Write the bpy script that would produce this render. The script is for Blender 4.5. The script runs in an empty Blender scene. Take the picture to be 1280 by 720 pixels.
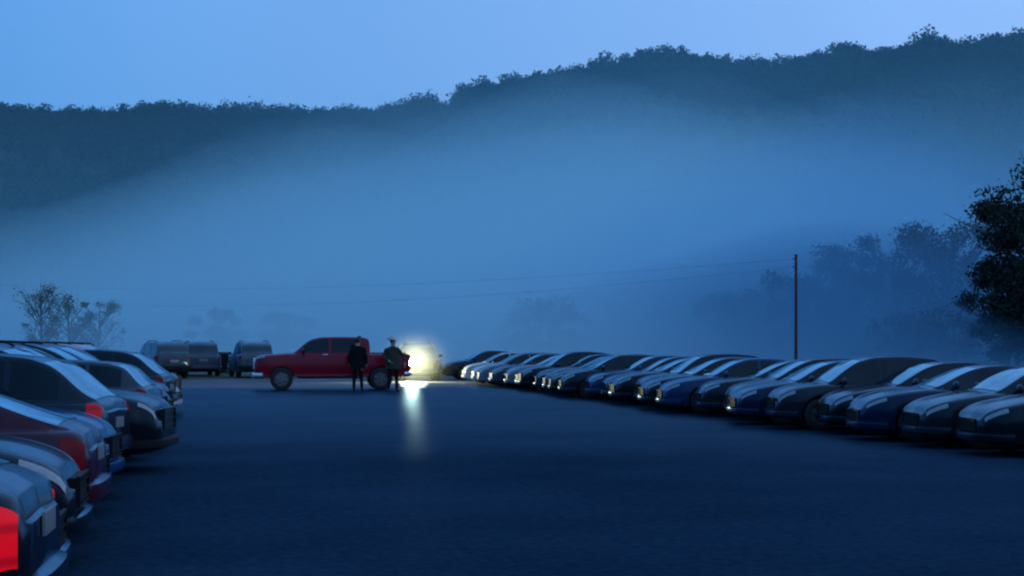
import bpy, bmesh, math, random
import numpy as np
from mathutils import Vector, Matrix

random.seed(11)
rng = np.random.default_rng(11)
R = math.radians
PI = math.pi
scene = bpy.context.scene
C = scene.collection

# ------------------------------------------------------------------ camera numbers
F = 2040.0            # focal length in photo pixels (1280 wide)
HC = 1.65             # eye height
HOR = 432.0           # horizon row
TH = math.atan(377.0 / F)
ST, CT = math.sin(TH), math.cos(TH)


def at(px, d, py=None):
    """world point on the ray of a photo column at axial distance d"""
    r = (px - 640.0) / F * d
    x = d * ST + r * CT
    y = d * CT - r * ST
    z = 0.0 if py is None else HC + (HOR - py) / F * d
    return Vector((x, y, z))


# ------------------------------------------------------------------ materials
def principled(name, col, rough=0.5, metal=0.0, coat=0.0, spec=0.5, noise=0.0, nscale=8.0, bump=0.0,
               emit=None, estr=0.0, rnoise=0.0):
    m = bpy.data.materials.new(name)
    m.use_nodes = True
    nt = m.node_tree
    b = nt.nodes['Principled BSDF']
    b.inputs['Base Color'].default_value = (*col, 1)
    b.inputs['Roughness'].default_value = rough
    b.inputs['Metallic'].default_value = metal
    b.inputs['Specular IOR Level'].default_value = spec
    b.inputs['Coat Weight'].default_value = coat
    b.inputs['Coat Roughness'].default_value = 0.06
    if emit:
        b.inputs['Emission Color'].default_value = (*emit, 1)
        b.inputs['Emission Strength'].default_value = estr
    if noise > 0 or bump > 0 or rnoise > 0:
        tc = nt.nodes.new('ShaderNodeTexCoord')
        nz = nt.nodes.new('ShaderNodeTexNoise')
        nz.inputs['Scale'].default_value = nscale
        nz.inputs['Detail'].default_value = 6
        nt.links.new(tc.outputs['Object'], nz.inputs['Vector'])
        if noise > 0:
            mx = nt.nodes.new('ShaderNodeMix')
            mx.data_type = 'RGBA'
            mx.inputs[6].default_value = (*[c * (1 - noise) for c in col], 1)
            mx.inputs[7].default_value = (*[min(1, c * (1 + noise)) for c in col], 1)
            nt.links.new(nz.outputs['Fac'], mx.inputs[0])
            nt.links.new(mx.outputs[2], b.inputs['Base Color'])
        if rnoise > 0:
            mr = nt.nodes.new('ShaderNodeMapRange')
            mr.inputs['To Min'].default_value = max(0, rough - rnoise)
            mr.inputs['To Max'].default_value = min(1, rough + rnoise)
            nt.links.new(nz.outputs['Fac'], mr.inputs['Value'])
            nt.links.new(mr.outputs['Result'], b.inputs['Roughness'])
        if bump > 0:
            bp = nt.nodes.new('ShaderNodeBump')
            bp.inputs['Strength'].default_value = bump
            bp.inputs['Distance'].default_value = 0.02
            nt.links.new(nz.outputs['Fac'], bp.inputs['Height'])
            nt.links.new(bp.outputs['Normal'], b.inputs['Normal'])
    return m


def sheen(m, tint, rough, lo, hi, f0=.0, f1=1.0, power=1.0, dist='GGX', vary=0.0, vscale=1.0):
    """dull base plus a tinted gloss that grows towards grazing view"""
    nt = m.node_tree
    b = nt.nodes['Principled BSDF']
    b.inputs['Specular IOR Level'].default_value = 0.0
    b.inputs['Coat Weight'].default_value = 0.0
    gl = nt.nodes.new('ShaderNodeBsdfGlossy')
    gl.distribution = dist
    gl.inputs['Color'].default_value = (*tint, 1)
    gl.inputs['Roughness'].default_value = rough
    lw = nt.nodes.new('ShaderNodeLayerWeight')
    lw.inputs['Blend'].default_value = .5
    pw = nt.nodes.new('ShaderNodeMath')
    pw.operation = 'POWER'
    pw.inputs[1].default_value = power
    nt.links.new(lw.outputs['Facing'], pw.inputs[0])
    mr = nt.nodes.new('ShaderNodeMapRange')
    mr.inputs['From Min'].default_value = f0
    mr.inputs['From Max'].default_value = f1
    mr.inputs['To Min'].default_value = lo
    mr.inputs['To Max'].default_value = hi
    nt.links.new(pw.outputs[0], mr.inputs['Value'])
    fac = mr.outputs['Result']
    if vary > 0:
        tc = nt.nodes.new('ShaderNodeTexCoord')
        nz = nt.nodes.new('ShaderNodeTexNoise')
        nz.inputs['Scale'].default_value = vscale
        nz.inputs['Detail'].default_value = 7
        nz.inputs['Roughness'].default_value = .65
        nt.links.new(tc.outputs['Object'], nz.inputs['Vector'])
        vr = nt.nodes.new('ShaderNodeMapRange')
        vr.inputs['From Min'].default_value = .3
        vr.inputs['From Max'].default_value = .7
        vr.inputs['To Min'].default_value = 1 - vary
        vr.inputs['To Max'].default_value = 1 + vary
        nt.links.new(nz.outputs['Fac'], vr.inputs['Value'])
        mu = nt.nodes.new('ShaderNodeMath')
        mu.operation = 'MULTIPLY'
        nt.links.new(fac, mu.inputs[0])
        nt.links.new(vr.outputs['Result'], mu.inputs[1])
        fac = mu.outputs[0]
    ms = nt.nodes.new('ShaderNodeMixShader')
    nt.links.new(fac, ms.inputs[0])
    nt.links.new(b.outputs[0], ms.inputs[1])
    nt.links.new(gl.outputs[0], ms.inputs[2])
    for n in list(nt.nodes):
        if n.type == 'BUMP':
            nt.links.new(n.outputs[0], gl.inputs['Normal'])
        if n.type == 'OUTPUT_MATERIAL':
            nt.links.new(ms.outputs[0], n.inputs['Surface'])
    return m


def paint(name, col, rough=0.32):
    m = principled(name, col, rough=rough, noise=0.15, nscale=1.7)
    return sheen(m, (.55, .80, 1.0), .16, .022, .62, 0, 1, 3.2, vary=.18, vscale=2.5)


P = {
    'black': paint('black_paint', (0.006, 0.008, 0.011)),
    'navy': paint('navy_paint', (0.006, 0.014, 0.038)),
    'charcoal': paint('charcoal_paint', (0.012, 0.016, 0.022)),
    'grey': paint('grey_paint', (0.04, 0.05, 0.062)),
    'silver': paint('silver_paint', (0.12, 0.14, 0.17)),
    'white': paint('white_paint', (0.30, 0.32, 0.34)),
    'pearl': paint('pearl_paint', (0.50, 0.40, 0.42)),
    'slate': paint('slate_paint', (0.055, 0.070, 0.090)),
    'red': paint('bright_red_paint', (0.55, 0.012, 0.025)),
    'maroon': paint('maroon_paint', (0.045, 0.004, 0.009)),
    'truckred': paint('truck_red_paint', (0.19, 0.005, 0.013)),
    'blue': paint('blue_paint', (0.008, 0.030, 0.085)),
}
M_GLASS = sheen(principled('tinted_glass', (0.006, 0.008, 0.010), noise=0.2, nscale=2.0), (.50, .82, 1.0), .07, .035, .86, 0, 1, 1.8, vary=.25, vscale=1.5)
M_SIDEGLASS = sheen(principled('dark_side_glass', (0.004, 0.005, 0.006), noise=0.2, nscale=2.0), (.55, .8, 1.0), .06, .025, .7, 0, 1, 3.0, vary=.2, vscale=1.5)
M_RUBBER = principled('tyre_rubber', (0.012, 0.012, 0.012), rough=0.85, noise=0.3, nscale=20)
M_RIM = principled('alloy_rim', (0.13, 0.135, 0.14), rough=0.4, metal=0.7, noise=0.1, nscale=10)
M_TRIM = principled('black_plastic_trim', (0.007, 0.008, 0.010), rough=0.6, spec=.12, noise=0.2, nscale=12)
M_CHROME = principled('chrome_trim', (0.62, 0.63, 0.64), rough=0.18, metal=1.0, noise=0.08, nscale=9)
M_DKCHROME = principled('smoked_chrome_trim', (0.022, 0.024, 0.027), rough=0.3, metal=0.8, noise=0.08, nscale=9)
M_LAMP = principled('headlight_lens', (0.20, 0.22, 0.24), rough=0.16, metal=0.5, coat=.6, noise=0.35, nscale=22)
M_DARKLAMP = principled('smoked_headlight_lens', (0.03, 0.02, 0.022), rough=0.12, coat=1.0, noise=0.3, nscale=10)
M_TAIL = sheen(principled('tail_light_lens', (0.14, 0.003, 0.006), noise=0.25, nscale=16), (.6, .8, 1.0), .12, .015, .5, 0, 1, 4.0)
M_PLATE = principled('number_plate_metal', (0.16, 0.17, 0.18), rough=0.5, noise=0.1, nscale=14)
M_AMBER = principled('amber_marker_lens', (0.6, 0.25, 0.03), rough=0.2, coat=1.0, noise=0.1, nscale=10)


# ------------------------------------------------------------------ object helpers
def empty(name, loc=(0, 0, 0), rz=0.0):
    o = bpy.data.objects.new(name, None)
    o.empty_display_size = 0.3
    o.location = loc
    o.rotation_euler = (0, 0, rz)
    C.objects.link(o)
    return o


def tag(o, label=None, cat=None, group=None, kind=None):
    if label:
        o['label'] = label
    if cat:
        o['category'] = cat
    if group:
        o['group'] = group
    if kind:
        o['kind'] = kind
    return o


def obj(name, me, mats, parent=None):
    o = bpy.data.objects.new(name, me)
    if mats is not None and not me.materials:
        for m in (mats if isinstance(mats, (list, tuple)) else [mats]):
            me.materials.append(m)
    C.objects.link(o)
    if parent:
        o.parent = parent
    return o


def mesh_np(name, verts, faces, smooth=True, angle=None):
    me = bpy.data.meshes.new(name)
    me.from_pydata([tuple(v) for v in verts], [], [tuple(f) for f in faces])
    me.validate()
    if smooth:
        me.polygons.foreach_set('use_smooth', [True] * len(me.polygons))
        if angle:
            me.set_sharp_from_angle(angle=R(angle))
    me.update()
    return me


def mesh_quads(name, V, smooth=False):
    """V: (n,4,3) array of quads -> mesh quickly"""
    n = len(V)
    me = bpy.data.meshes.new(name)
    me.vertices.add(n * 4)
    me.vertices.foreach_set('co', np.ascontiguousarray(V, dtype=np.float32).reshape(-1))
    me.loops.add(n * 4)
    me.loops.foreach_set('vertex_index', np.arange(n * 4, dtype=np.int32))
    me.polygons.add(n)
    me.polygons.foreach_set('loop_start', np.arange(0, n * 4, 4, dtype=np.int32))
    me.update(calc_edges=True)
    return me


def bm_mesh(bm, name, smooth=True, angle=35):
    bmesh.ops.recalc_face_normals(bm, faces=bm.faces)
    me = bpy.data.meshes.new(name)
    bm.to_mesh(me)
    bm.free()
    if smooth:
        me.polygons.foreach_set('use_smooth', [True] * len(me.polygons))
        me.set_sharp_from_angle(angle=R(angle))
    me.update()
    return me


def add_box(bm, c, s, rot=None, bevel=0.0, mi=0):
    r = bmesh.ops.create_cube(bm, size=1.0)
    vs = r['verts']
    mat = Matrix.Translation(c) @ (rot.to_4x4() if rot else Matrix.Identity(4)) @ Matrix.Diagonal((*s, 1))
    bmesh.ops.transform(bm, matrix=mat, verts=vs)
    fs = set(f for v in vs for f in v.link_faces)
    for f in fs:
        f.material_index = mi
    if bevel > 0:
        es = set(e for v in vs for e in v.link_edges)
        bmesh.ops.bevel(bm, geom=list(es), offset=bevel, segments=2, affect='EDGES', profile=0.7)


def add_tube(bm, pts, rads, seg=10, mi=0, caps=True):
    pts = [Vector(p) for p in pts]
    rings = []
    for i, p in enumerate(pts):
        a = pts[max(0, i - 1)]
        b = pts[min(len(pts) - 1, i + 1)]
        t = (b - a).normalized()
        up = Vector((0, 0, 1)) if abs(t.z) < 0.9 else Vector((1, 0, 0))
        n = t.cross(up).normalized()
        bb = t.cross(n)
        rings.append([bm.verts.new(p + (n * math.cos(2 * PI * k / seg) + bb * math.sin(2 * PI * k / seg)) * rads[i])
                      for k in range(seg)])
    for i in range(len(rings) - 1):
        for k in range(seg):
            f = bm.faces.new((rings[i][k], rings[i][(k + 1) % seg], rings[i + 1][(k + 1) % seg], rings[i + 1][k]))
            f.material_index = mi
    if caps:
        for r in (rings[0], rings[-1]):
            try:
                f = bm.faces.new(r)
                f.material_index = mi
            except ValueError:
                pass


def add_lathe(bm, prof, axis_pt, seg=28, mi=0):
    """profile list of (radius, y); axis is y through axis_pt"""
    rings = []
    for (r, y) in prof:
        rings.append([bm.verts.new((axis_pt[0] + r * math.cos(2 * PI * k / seg), axis_pt[1] + y,
                                    axis_pt[2] + r * math.sin(2 * PI * k / seg))) for k in range(seg)])
    for i in range(len(rings) - 1):
        for k in range(seg):
            f = bm.faces.new((rings[i][k], rings[i][(k + 1) % seg], rings[i + 1][(k + 1) % seg], rings[i + 1][k]))
            f.material_index = mi
    return rings


# ------------------------------------------------------------------ vehicles
def pchip(kn):
    xs = np.array([k[0] for k in kn], float)
    ys = np.array([k[1] for k in kn], float)
    h = np.diff(xs)
    dl = np.diff(ys) / h
    n = len(xs)
    m = np.zeros(n)
    for i in range(1, n - 1):
        if dl[i - 1] * dl[i] > 0:
            w1 = 2 * h[i] + h[i - 1]
            w2 = h[i] + 2 * h[i - 1]
            m[i] = (w1 + w2) / (w1 / dl[i - 1] + w2 / dl[i])
    m[0] = dl[0]
    m[-1] = dl[-1]

    def f(x):
        x = np.clip(np.asarray(x, float), xs[0], xs[-1])
        i = np.clip(np.searchsorted(xs, x, side='right') - 1, 0, n - 2)
        t = (x - xs[i]) / h[i]
        t2, t3 = t * t, t * t * t
        return ((2 * t3 - 3 * t2 + 1) * ys[i] + (t3 - 2 * t2 + t) * h[i] * m[i]
                + (-2 * t3 + 3 * t2) * ys[i + 1] + (t3 - t2) * h[i] * m[i + 1])
    return f


SPECS = {
    'sedan': dict(
        deck=[(-2.35, .80), (-2.28, .93), (-2.1, .99), (-1.6, 1.00), (-.9, .95), (0, .92), (.9, .92), (1.15, .92), (1.7, .85),
              (2.1, .755), (2.28, .66), (2.35, .56)],
        roof=[(-1.85, 1.0), (-1.2, 1.25), (-.75, 1.365), (-.15, 1.40), (.15, 1.385), (.4, 1.33), (1.2, .93)],
        w=[(-2.35, .66), (-2.22, .80), (-1.8, .88), (-.5, .91), (1.3, .905), (1.9, .86), (2.2, .74), (2.35, .56)],
        zb=[(-2.35, .32), (-2.0, .20), (2.0, .18), (2.35, .23)], wheels=(1.42, -1.36), wr=.325,
        pill=[(1.0, -.02), (-.10, -1.02), (-1.08, -1.42)], ws=(1.13, .36), rw=(-1.78, -.95), tumble=.66,
        doors=[(1.02, -.03), (-.07, -.96)], hl=(2.02, 2.31, 3.9, 4.75), tl=(-2.31, -2.06, 3.7, 4.7), grille=(.36, .40, .58), truck=False),
    'coupe': dict(
        deck=[(-2.28, .80), (-2.2, .92), (-2.0, .97), (-1.5, .98), (-.8, .94), (0, .90), (.8, .90), (1.05, .91), (1.7, .84),
              (2.05, .75), (2.22, .65), (2.28, .55)],
        roof=[(-1.75, .98), (-1.1, 1.19), (-.7, 1.30), (-.25, 1.34), (.05, 1.325), (.3, 1.27), (1.1, .92)],
        w=[(-2.28, .66), (-2.15, .80), (-1.75, .89), (-.5, .90), (1.3, .90), (1.85, .86), (2.12, .74), (2.28, .54)],
        zb=[(-2.28, .32), (-1.95, .19), (1.95, .17), (2.28, .21)], wheels=(1.40, -1.30), wr=.33,
        pill=[(.9, -.30), (-.40, -1.30)], ws=(1.03, .26), rw=(-1.68, -.85), tumble=.63,
        doors=[(.95, -.36)], hl=(1.92, 2.22, 3.95, 4.7), tl=(-2.25, -1.85, 3.6, 4.9), grille=(.44, .34, .54), truck=False),
    'hatchback': dict(
        deck=[(-2.05, .82), (-2.02, .95), (-1.9, 1.0), (-1.2, .99), (0, .95), (.9, .95), (1.05, .95), (1.5, .88),
              (1.85, .78), (2.0, .68), (2.06, .56)],
        roof=[(-1.98, .97), (-1.85, 1.12), (-1.6, 1.35), (-1.3, 1.43), (-.4, 1.465), (.05, 1.45), (.35, 1.37), (1.12, .96)],
        w=[(-2.05, .70), (-1.95, .80), (-1.6, .86), (-.3, .88), (1.2, .875), (1.65, .83), (1.92, .72), (2.06, .55)],
        zb=[(-2.05, .32), (-1.8, .20), (1.75, .18), (2.06, .23)], wheels=(1.24, -1.26), wr=.315,
        pill=[(.92, -.06), (-.14, -.98), (-1.06, -1.6)], ws=(1.04, .32), rw=(-1.95, -1.52), tumble=.68,
        doors=[(.94, -.07), (-.11, -.86)], hl=(1.72, 2.03, 3.9, 4.75), tl=(-2.035, -1.88, 3.8, 4.9), grille=(.34, .40, .58), truck=False),
    'suv': dict(
        deck=[(-2.35, .95), (-2.32, 1.06), (-2.2, 1.11), (-1.2, 1.12), (0, 1.09), (.9, 1.09), (1.1, 1.10), (1.7, 1.05),
              (2.1, .98), (2.28, .88), (2.35, .70)],
        roof=[(-2.3, 1.08), (-2.18, 1.25), (-1.98, 1.58), (-1.75, 1.68), (-.8, 1.74), (0, 1.72), (.3, 1.65), (1.05, 1.11)],
        w=[(-2.35, .78), (-2.25, .86), (-1.9, .91), (-.4, .93), (1.4, .925), (1.95, .90), (2.22, .80), (2.35, .66)],
        zb=[(-2.35, .40), (-2.0, .27), (2.0, .26), (2.35, .32)], wheels=(1.42, -1.36), wr=.37,
        pill=[(.9, -.06), (-.15, -1.0), (-1.1, -1.95)], ws=(.98, .28), rw=(-2.24, -1.98), tumble=.72,
        doors=[(.95, -.08), (-.11, -.93)], hl=(2.12, 2.32, 4.05, 4.75), tl=(-2.33, -2.05, 3.5, 5.1), grille=(.42, .58, .86), truck=False),
    'minivan': dict(
        deck=[(-2.5, .95), (-2.47, 1.03), (-2.35, 1.08), (-1.2, 1.06), (0, 1.02), (1.1, 1.02), (1.45, 1.01), (1.9, .90),
              (2.25, .76), (2.42, .66), (2.5, .55)],
        roof=[(-2.45, 1.05), (-2.33, 1.25), (-2.15, 1.60), (-1.9, 1.71), (-.8, 1.765), (.1, 1.74), (.45, 1.66), (1.52, 1.01)],
        w=[(-2.5, .80), (-2.4, .88), (-2.0, .95), (-.4, .97), (1.4, .95), (2.0, .88), (2.35, .74), (2.5, .56)],
        zb=[(-2.5, .36), (-2.1, .22), (2.1, .20), (2.5, .25)], wheels=(1.52, -1.50), wr=.34,
        pill=[(1.25, -.02), (-.10, -1.12), (-1.22, -2.12)], ws=(1.44, .42), rw=(-2.39, -2.13), tumble=.72,
        doors=[(1.1, -.03), (-.07, -1.0)], hl=(2.1, 2.46, 3.9, 4.75), tl=(-2.48, -2.2, 3.5, 5.3), grille=(.40, .40, .58), truck=False),
    'pickup': dict(
        deck=[(-2.85, 1.18), (-2.83, 1.31), (-2.75, 1.335), (-1.42, 1.335), (-1.3, 1.35), (.6, 1.35), (1.3, 1.345), (1.42, 1.35), (2.1, 1.31),
              (2.58, 1.28), (2.76, 1.23), (2.82, 1.06)],
        roof=[(-1.40, 1.37), (-1.385, 1.66), (-1.34, 1.86), (-1.2, 1.94), (-.3, 1.965), (.3, 1.955), (.70, 1.88), (1.42, 1.36)],
        w=[(-2.85, .90), (-2.75, .95), (-2.2, .98), (-.4, .985), (1.4, .985), (2.4, .97), (2.7, .90), (2.82, .78)],
        zb=[(-2.85, .56), (-2.4, .48), (-1.0, .50), (1.0, .50), (2.4, .48), (2.82, .46)], wheels=(1.85, -1.80), wr=.42,
        pill=[(1.05, .12), (.02, -.98)], ws=(1.40, .60), rw=(-1.39, -1.27), tumble=.76, slab=True,
        doors=[(1.2, .10), (.07, -.90)], hl=(2.45, 2.78, 3.9, 4.9), tl=(-2.83, -2.62, 3.4, 4.9), grille=(.52, .80, 1.18), truck=True),
    'crossover': dict(
        deck=[(-2.2, .90), (-2.17, .99), (-2.1, 1.02), (-1.2, 1.04), (0, 1.0), (.9, .99), (1.1, 1.0), (1.6, .95),
              (1.95, .86), (2.12, .76), (2.2, .62)],
        roof=[(-2.14, 1.03), (-1.95, 1.16), (-1.55, 1.47), (-1.25, 1.57), (-.5, 1.62), (0, 1.60), (.35, 1.52), (1.16, 1.0)],
        w=[(-2.2, .76), (-2.1, .84), (-1.75, .90), (-.4, .915), (1.3, .91), (1.8, .87), (2.05, .77), (2.2, .60)],
        zb=[(-2.2, .38), (-1.9, .24), (1.9, .22), (2.2, .28)], wheels=(1.32, -1.30), wr=.35,
        pill=[(.95, -.04), (-.12, -1.0), (-1.08, -1.66)], ws=(1.08, .34), rw=(-2.10, -1.45), tumble=.70,
        doors=[(.95, -.06), (-.10, -.88)], hl=(1.86, 2.17, 3.9, 4.75), tl=(-2.185, -2.02, 3.2, 4.95), grille=(.38, .48, .70), truck=False),
    'fastback': dict(
        deck=[(-2.3, .80), (-2.27, .92), (-2.15, .97), (-1.6, .99), (-.9, .95), (0, .92), (.9, .92), (1.15, .92), (1.7, .85),
              (2.05, .755), (2.23, .66), (2.3, .56)],
        roof=[(-2.2, .975), (-1.8, 1.12), (-1.2, 1.32), (-.75, 1.395), (-.2, 1.42), (.12, 1.40), (.4, 1.33), (1.2, .93)],
        w=[(-2.3, .68), (-2.18, .80), (-1.8, .88), (-.5, .90), (1.3, .90), (1.9, .86), (2.15, .74), (2.3, .56)],
        zb=[(-2.3, .34), (-2.0, .20), (1.95, .18), (2.3, .23)], wheels=(1.40, -1.33), wr=.325,
        pill=[(1.0, -.02), (-.10, -1.02), (-1.08, -1.50)], ws=(1.13, .36), rw=(-2.05, -1.0), tumble=.66,
        doors=[(1.02, -.03), (-.07, -.93)], hl=(1.98, 2.27, 3.9, 4.75), tl=(-2.275, -2.08, 2.8, 4.2), grille=(.36, .40, .58), truck=False),
}


def make_surface(sp):
    deck, w, zb = pchip(sp['deck']), pchip(sp['w']), pchip(sp['zb'])
    roof = pchip(sp['roof'])
    x0, x1 = sp['roof'][0][0], sp['roof'][-1][0]
    Hmax = max(z for _, z in sp['roof'])
    tum = sp['tumble']
    p1, p2 = (.93, .985) if sp.get('slab') else (.86, .955)

    def S(x, t, side=1):
        x = np.asarray(x, float)
        t = np.asarray(t, float)
        X, T = np.broadcast_arrays(x, t)
        zd, ww, zz = deck(X), w(X), zb(X)
        zr = np.where((X > x0) & (X < x1), roof(X), zd)
        h = np.clip((zr - zd) / max(.05, Hmax - .95), 0, 1)
        hh = np.clip((zr - zd) / .12, 0, 1)
        zm = zz + (zd - zz) * .52
        crown = .012 + .02 * (1 - hh)
        py = [np.zeros_like(ww), ww * p1, ww * p2, ww * 1.0, ww * .985, ww * .93, ww * (.87),
              ww * (.87 - (.87 - tum) * np.maximum(h, .35 * (1 - hh))), ww * (.87 - (.87 - tum) * np.maximum(h, .35 * (1 - hh)) - .10), np.zeros_like(ww)]
        pz = [zz, zz, zz + .07, zm, zd - .07, zd - .012, zd + .006 + .004 * (1 - hh),
              np.maximum(zr - .045, zd + .012 * (1 - hh) + .006), zr - .008 * hh + .014 * (1 - hh), zr + crown]
        py = np.stack(py)
        pz = np.stack(pz)
        i = np.clip(np.floor(T).astype(int), 0, 8)
        fr = T - i
        idx = np.indices(X.shape)

        def g(A, k):
            return A[(np.clip(i + k, 0, 9),) + tuple(idx)]
        k = .34
        out = []
        for A in (py, pz):
            a, b, c, d = g(A, -1), g(A, 0), g(A, 1), g(A, 2)
            m0, m1 = k * (c - a), k * (d - b)
            t2, t3 = fr * fr, fr ** 3
            out.append((2 * t3 - 3 * t2 + 1) * b + (t3 - 2 * t2 + fr) * m0 + (-2 * t3 + 3 * t2) * c + (t3 - t2) * m1)
        Y = np.maximum(out[0], 0)
        return np.stack([X, side * Y, out[1]], -1)
    return S


def patch(S, u0, u1, t0, t1, side, off, nu=10, nv=6, both=False, thick=True):
    """surface patch lifted `off` off the body; both=True spans across the centre line"""
    us = np.linspace(u0, u1, nu + 1)
    if both:
        ts = np.linspace(t0, 9, nv + 1)
        A = S(us[:, None], ts[None, :], 1)
        B = S(us[:, None], ts[None, :], -1)[:, ::-1][:, 1:]
        G = np.concatenate([A, B], 1)
    else:
        ts = np.linspace(t0, t1, nv + 1)
        G = S(us[:, None], ts[None, :], side)
    du = np.gradient(G, axis=0)
    dv = np.gradient(G, axis=1)
    N = np.cross(du, dv)
    ln = np.linalg.norm(N, axis=-1, keepdims=True)
    N = N / np.maximum(ln, 1e-9)
    # outward: away from the car's centre axis
    ctr = G.copy()
    ctr[..., 1] = 0
    ctr[..., 2] = .6
    ctr[..., 0] *= .55
    s = np.sign(((G - ctr) * N).sum())
    N = N * s
    top = G + N * off
    a, b = G.shape[:2]
    V = list(top.reshape(-1, 3))
    Fc = []
    for i in range(a - 1):
        for j in range(b - 1):
            q = (i * b + j, (i + 1) * b + j, (i + 1) * b + j + 1, i * b + j + 1)
            Fc.append(q if s > 0 else q[::-1])
    if thick:   # skirt down to the body
        base = len(V)
        ring = [i * b for i in range(a)] + [(a - 1) * b + j for j in range(1, b)] + \
               [i * b + b - 1 for i in range(a - 2, -1, -1)] + [j for j in range(b - 2, 0, -1)]
        low = (G - N * .006).reshape(-1, 3)
        V += [low[r] for r in ring]
        n = len(ring)
        for k in range(n):
            q = (ring[k], base + k, base + (k + 1) % n, ring[(k + 1) % n])
            Fc.append(q if s < 0 else q[::-1])
    return V, Fc


def patch_mesh(name, *a, **k):
    V, Fc = patch(*a, **k)
    me = mesh_np(name, V, Fc, True)
    me.set_sharp_from_angle(angle=R(40))
    return me


def body_mesh(name, sp, S):
    xs = np.unique(np.concatenate([np.linspace(sp['deck'][0][0], sp['deck'][-1][0], 84),
                                   [k[0] for k in sp['roof']], [k[0] for k in sp['deck']]]))
    keep = [xs[0]]
    for x in xs[1:]:
        if x - keep[-1] > .012:
            keep.append(x)
    keep[-1] = xs[-1]
    xs = np.array(keep)
    ts = np.concatenate([np.linspace(0, 2, 6), np.linspace(2.25, 6, 16), np.linspace(6.25, 9, 14)])
    A = S(xs[:, None], ts[None, :], 1)
    B = S(xs[:, None], ts[None, :], -1)[:, ::-1][:, 1:-1]
    G = np.concatenate([A, B], 1)
    a, b = G.shape[:2]
    V = list(G.reshape(-1, 3))
    Fc = []
    for i in range(a - 1):
        for j in range(b):
            j2 = (j + 1) % b
            Fc.append((i * b + j, (i + 1) * b + j, (i + 1) * b + j2, i * b + j2))
    for e, dx in ((0, -.03), (a - 1, .035)):
        ring = G[e]
        c = ring.mean(0)
        ins = c + (ring - c) * .88
        ins[:, 0] += dx
        base = len(V)
        V += list(ins)
        for j in range(b):
            j2 = (j + 1) % b
            q = (e * b + j, e * b + j2, base + j2, base + j)
            Fc.append(q)
        Fc.append(tuple(base + j for j in range(b)))
    bm = bmesh.new()
    vs = [bm.verts.new(v) for v in V]
    for f in Fc:
        try:
            bm.faces.new([vs[i] for i in f])
        except ValueError:
            pass
    bmesh.ops.remove_doubles(bm, verts=bm.verts, dist=.0008)
    bmesh.ops.recalc_face_normals(bm, faces=bm.faces)
    me = bpy.data.meshes.new(name)
    bm.to_mesh(me)
    bm.free()
    o = bpy.data.objects.new('tmp', me)
    C.objects.link(o)
    me.materials.append(P['black'])
    me.materials.append(M_TRIM)
    # wheel wells
    cb = bmesh.new()
    for wx in sp['wheels']:
        for sy in (1, -1):
            rr = bmesh.ops.create_cone(cb, cap_ends=True, segments=30, radius1=sp['wr'] + .055, radius2=sp['wr'] + .055, depth=.36)
            bmesh.ops.transform(cb, matrix=Matrix.Translation((wx, sy * .86, sp['wr'] + .01)) @ Matrix.Rotation(PI / 2, 4, 'X'), verts=rr['verts'])
    for f in cb.faces:
        f.material_index = 1
    cm = bpy.data.meshes.new('tmpc')
    cb.to_mesh(cm)
    cb.free()
    cm.materials.append(P['black'])
    cm.materials.append(M_TRIM)
    co = bpy.data.objects.new('tmpc', cm)
    C.objects.link(co)
    md = o.modifiers.new('b', 'BOOLEAN')
    md.operation = 'DIFFERENCE'
    md.solver = 'EXACT'
    md.object = co
    dg = bpy.context.evaluated_depsgraph_get()
    dg.update()
    res = bpy.data.meshes.new_from_object(o.evaluated_get(dg))
    bpy.data.objects.remove(o)
    bpy.data.objects.remove(co)
    res.polygons.foreach_set('use_smooth', [True] * len(res.polygons))
    res.set_sharp_from_angle(angle=R(38))
    res.name = name
    res.materials.clear()
    return res


def plan_bar(sp, z0, z1, out, depth=.5, front=True, name='bumper'):
    w = pchip(sp['w'])
    xe = sp['deck'][-1][0] if front else sp['deck'][0][0]
    sg = 1 if front else -1
    pts = []
    for x in np.linspace(xe - sg * depth, xe, 9):
        pts.append((x, float(w(x))))
    wl = pts[-1][1]
    pts += [(xe + sg * .05, wl * .86), (xe + sg * .075, wl * .45), (xe + sg * .08, 0)]
    full = [(x, y) for x, y in pts] + [(x, -y) for x, y in pts[-2::-1]]
    bm = bmesh.new()
    zs = [z0, z0 + .03, (z0 + z1) / 2, z1 - .03, z1]
    offs = [-.06, out * .8, out, out * .8, -.06]
    rows = []
    n = len(full)
    for zz, oo in zip(zs, offs):
        r = []
        for i, (x, y) in enumerate(full):
            a = full[max(0, i - 1)]
            b = full[min(n - 1, i + 1)]
            tx, ty = b[0] - a[0], b[1] - a[1]
            l = math.hypot(tx, ty)
            nx, ny = ty / l, -tx / l
            if nx * sg < 0 or (abs(nx) < 1e-6 and ny * y < 0):
                nx, ny = -nx, -ny
            if i in (0, n - 1):
                oo2 = -.02
            else:
                oo2 = oo
            r.append(bm.verts.new((x + nx * oo2, y + ny * oo2, zz)))
        rows.append(r)
    for i in range(len(rows) - 1):
        for k in range(n - 1):
            bm.faces.new((rows[i][k], rows[i][k + 1], rows[i + 1][k + 1], rows[i + 1][k]))
    return bm_mesh(bm, name)


PARTS = {}


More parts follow.
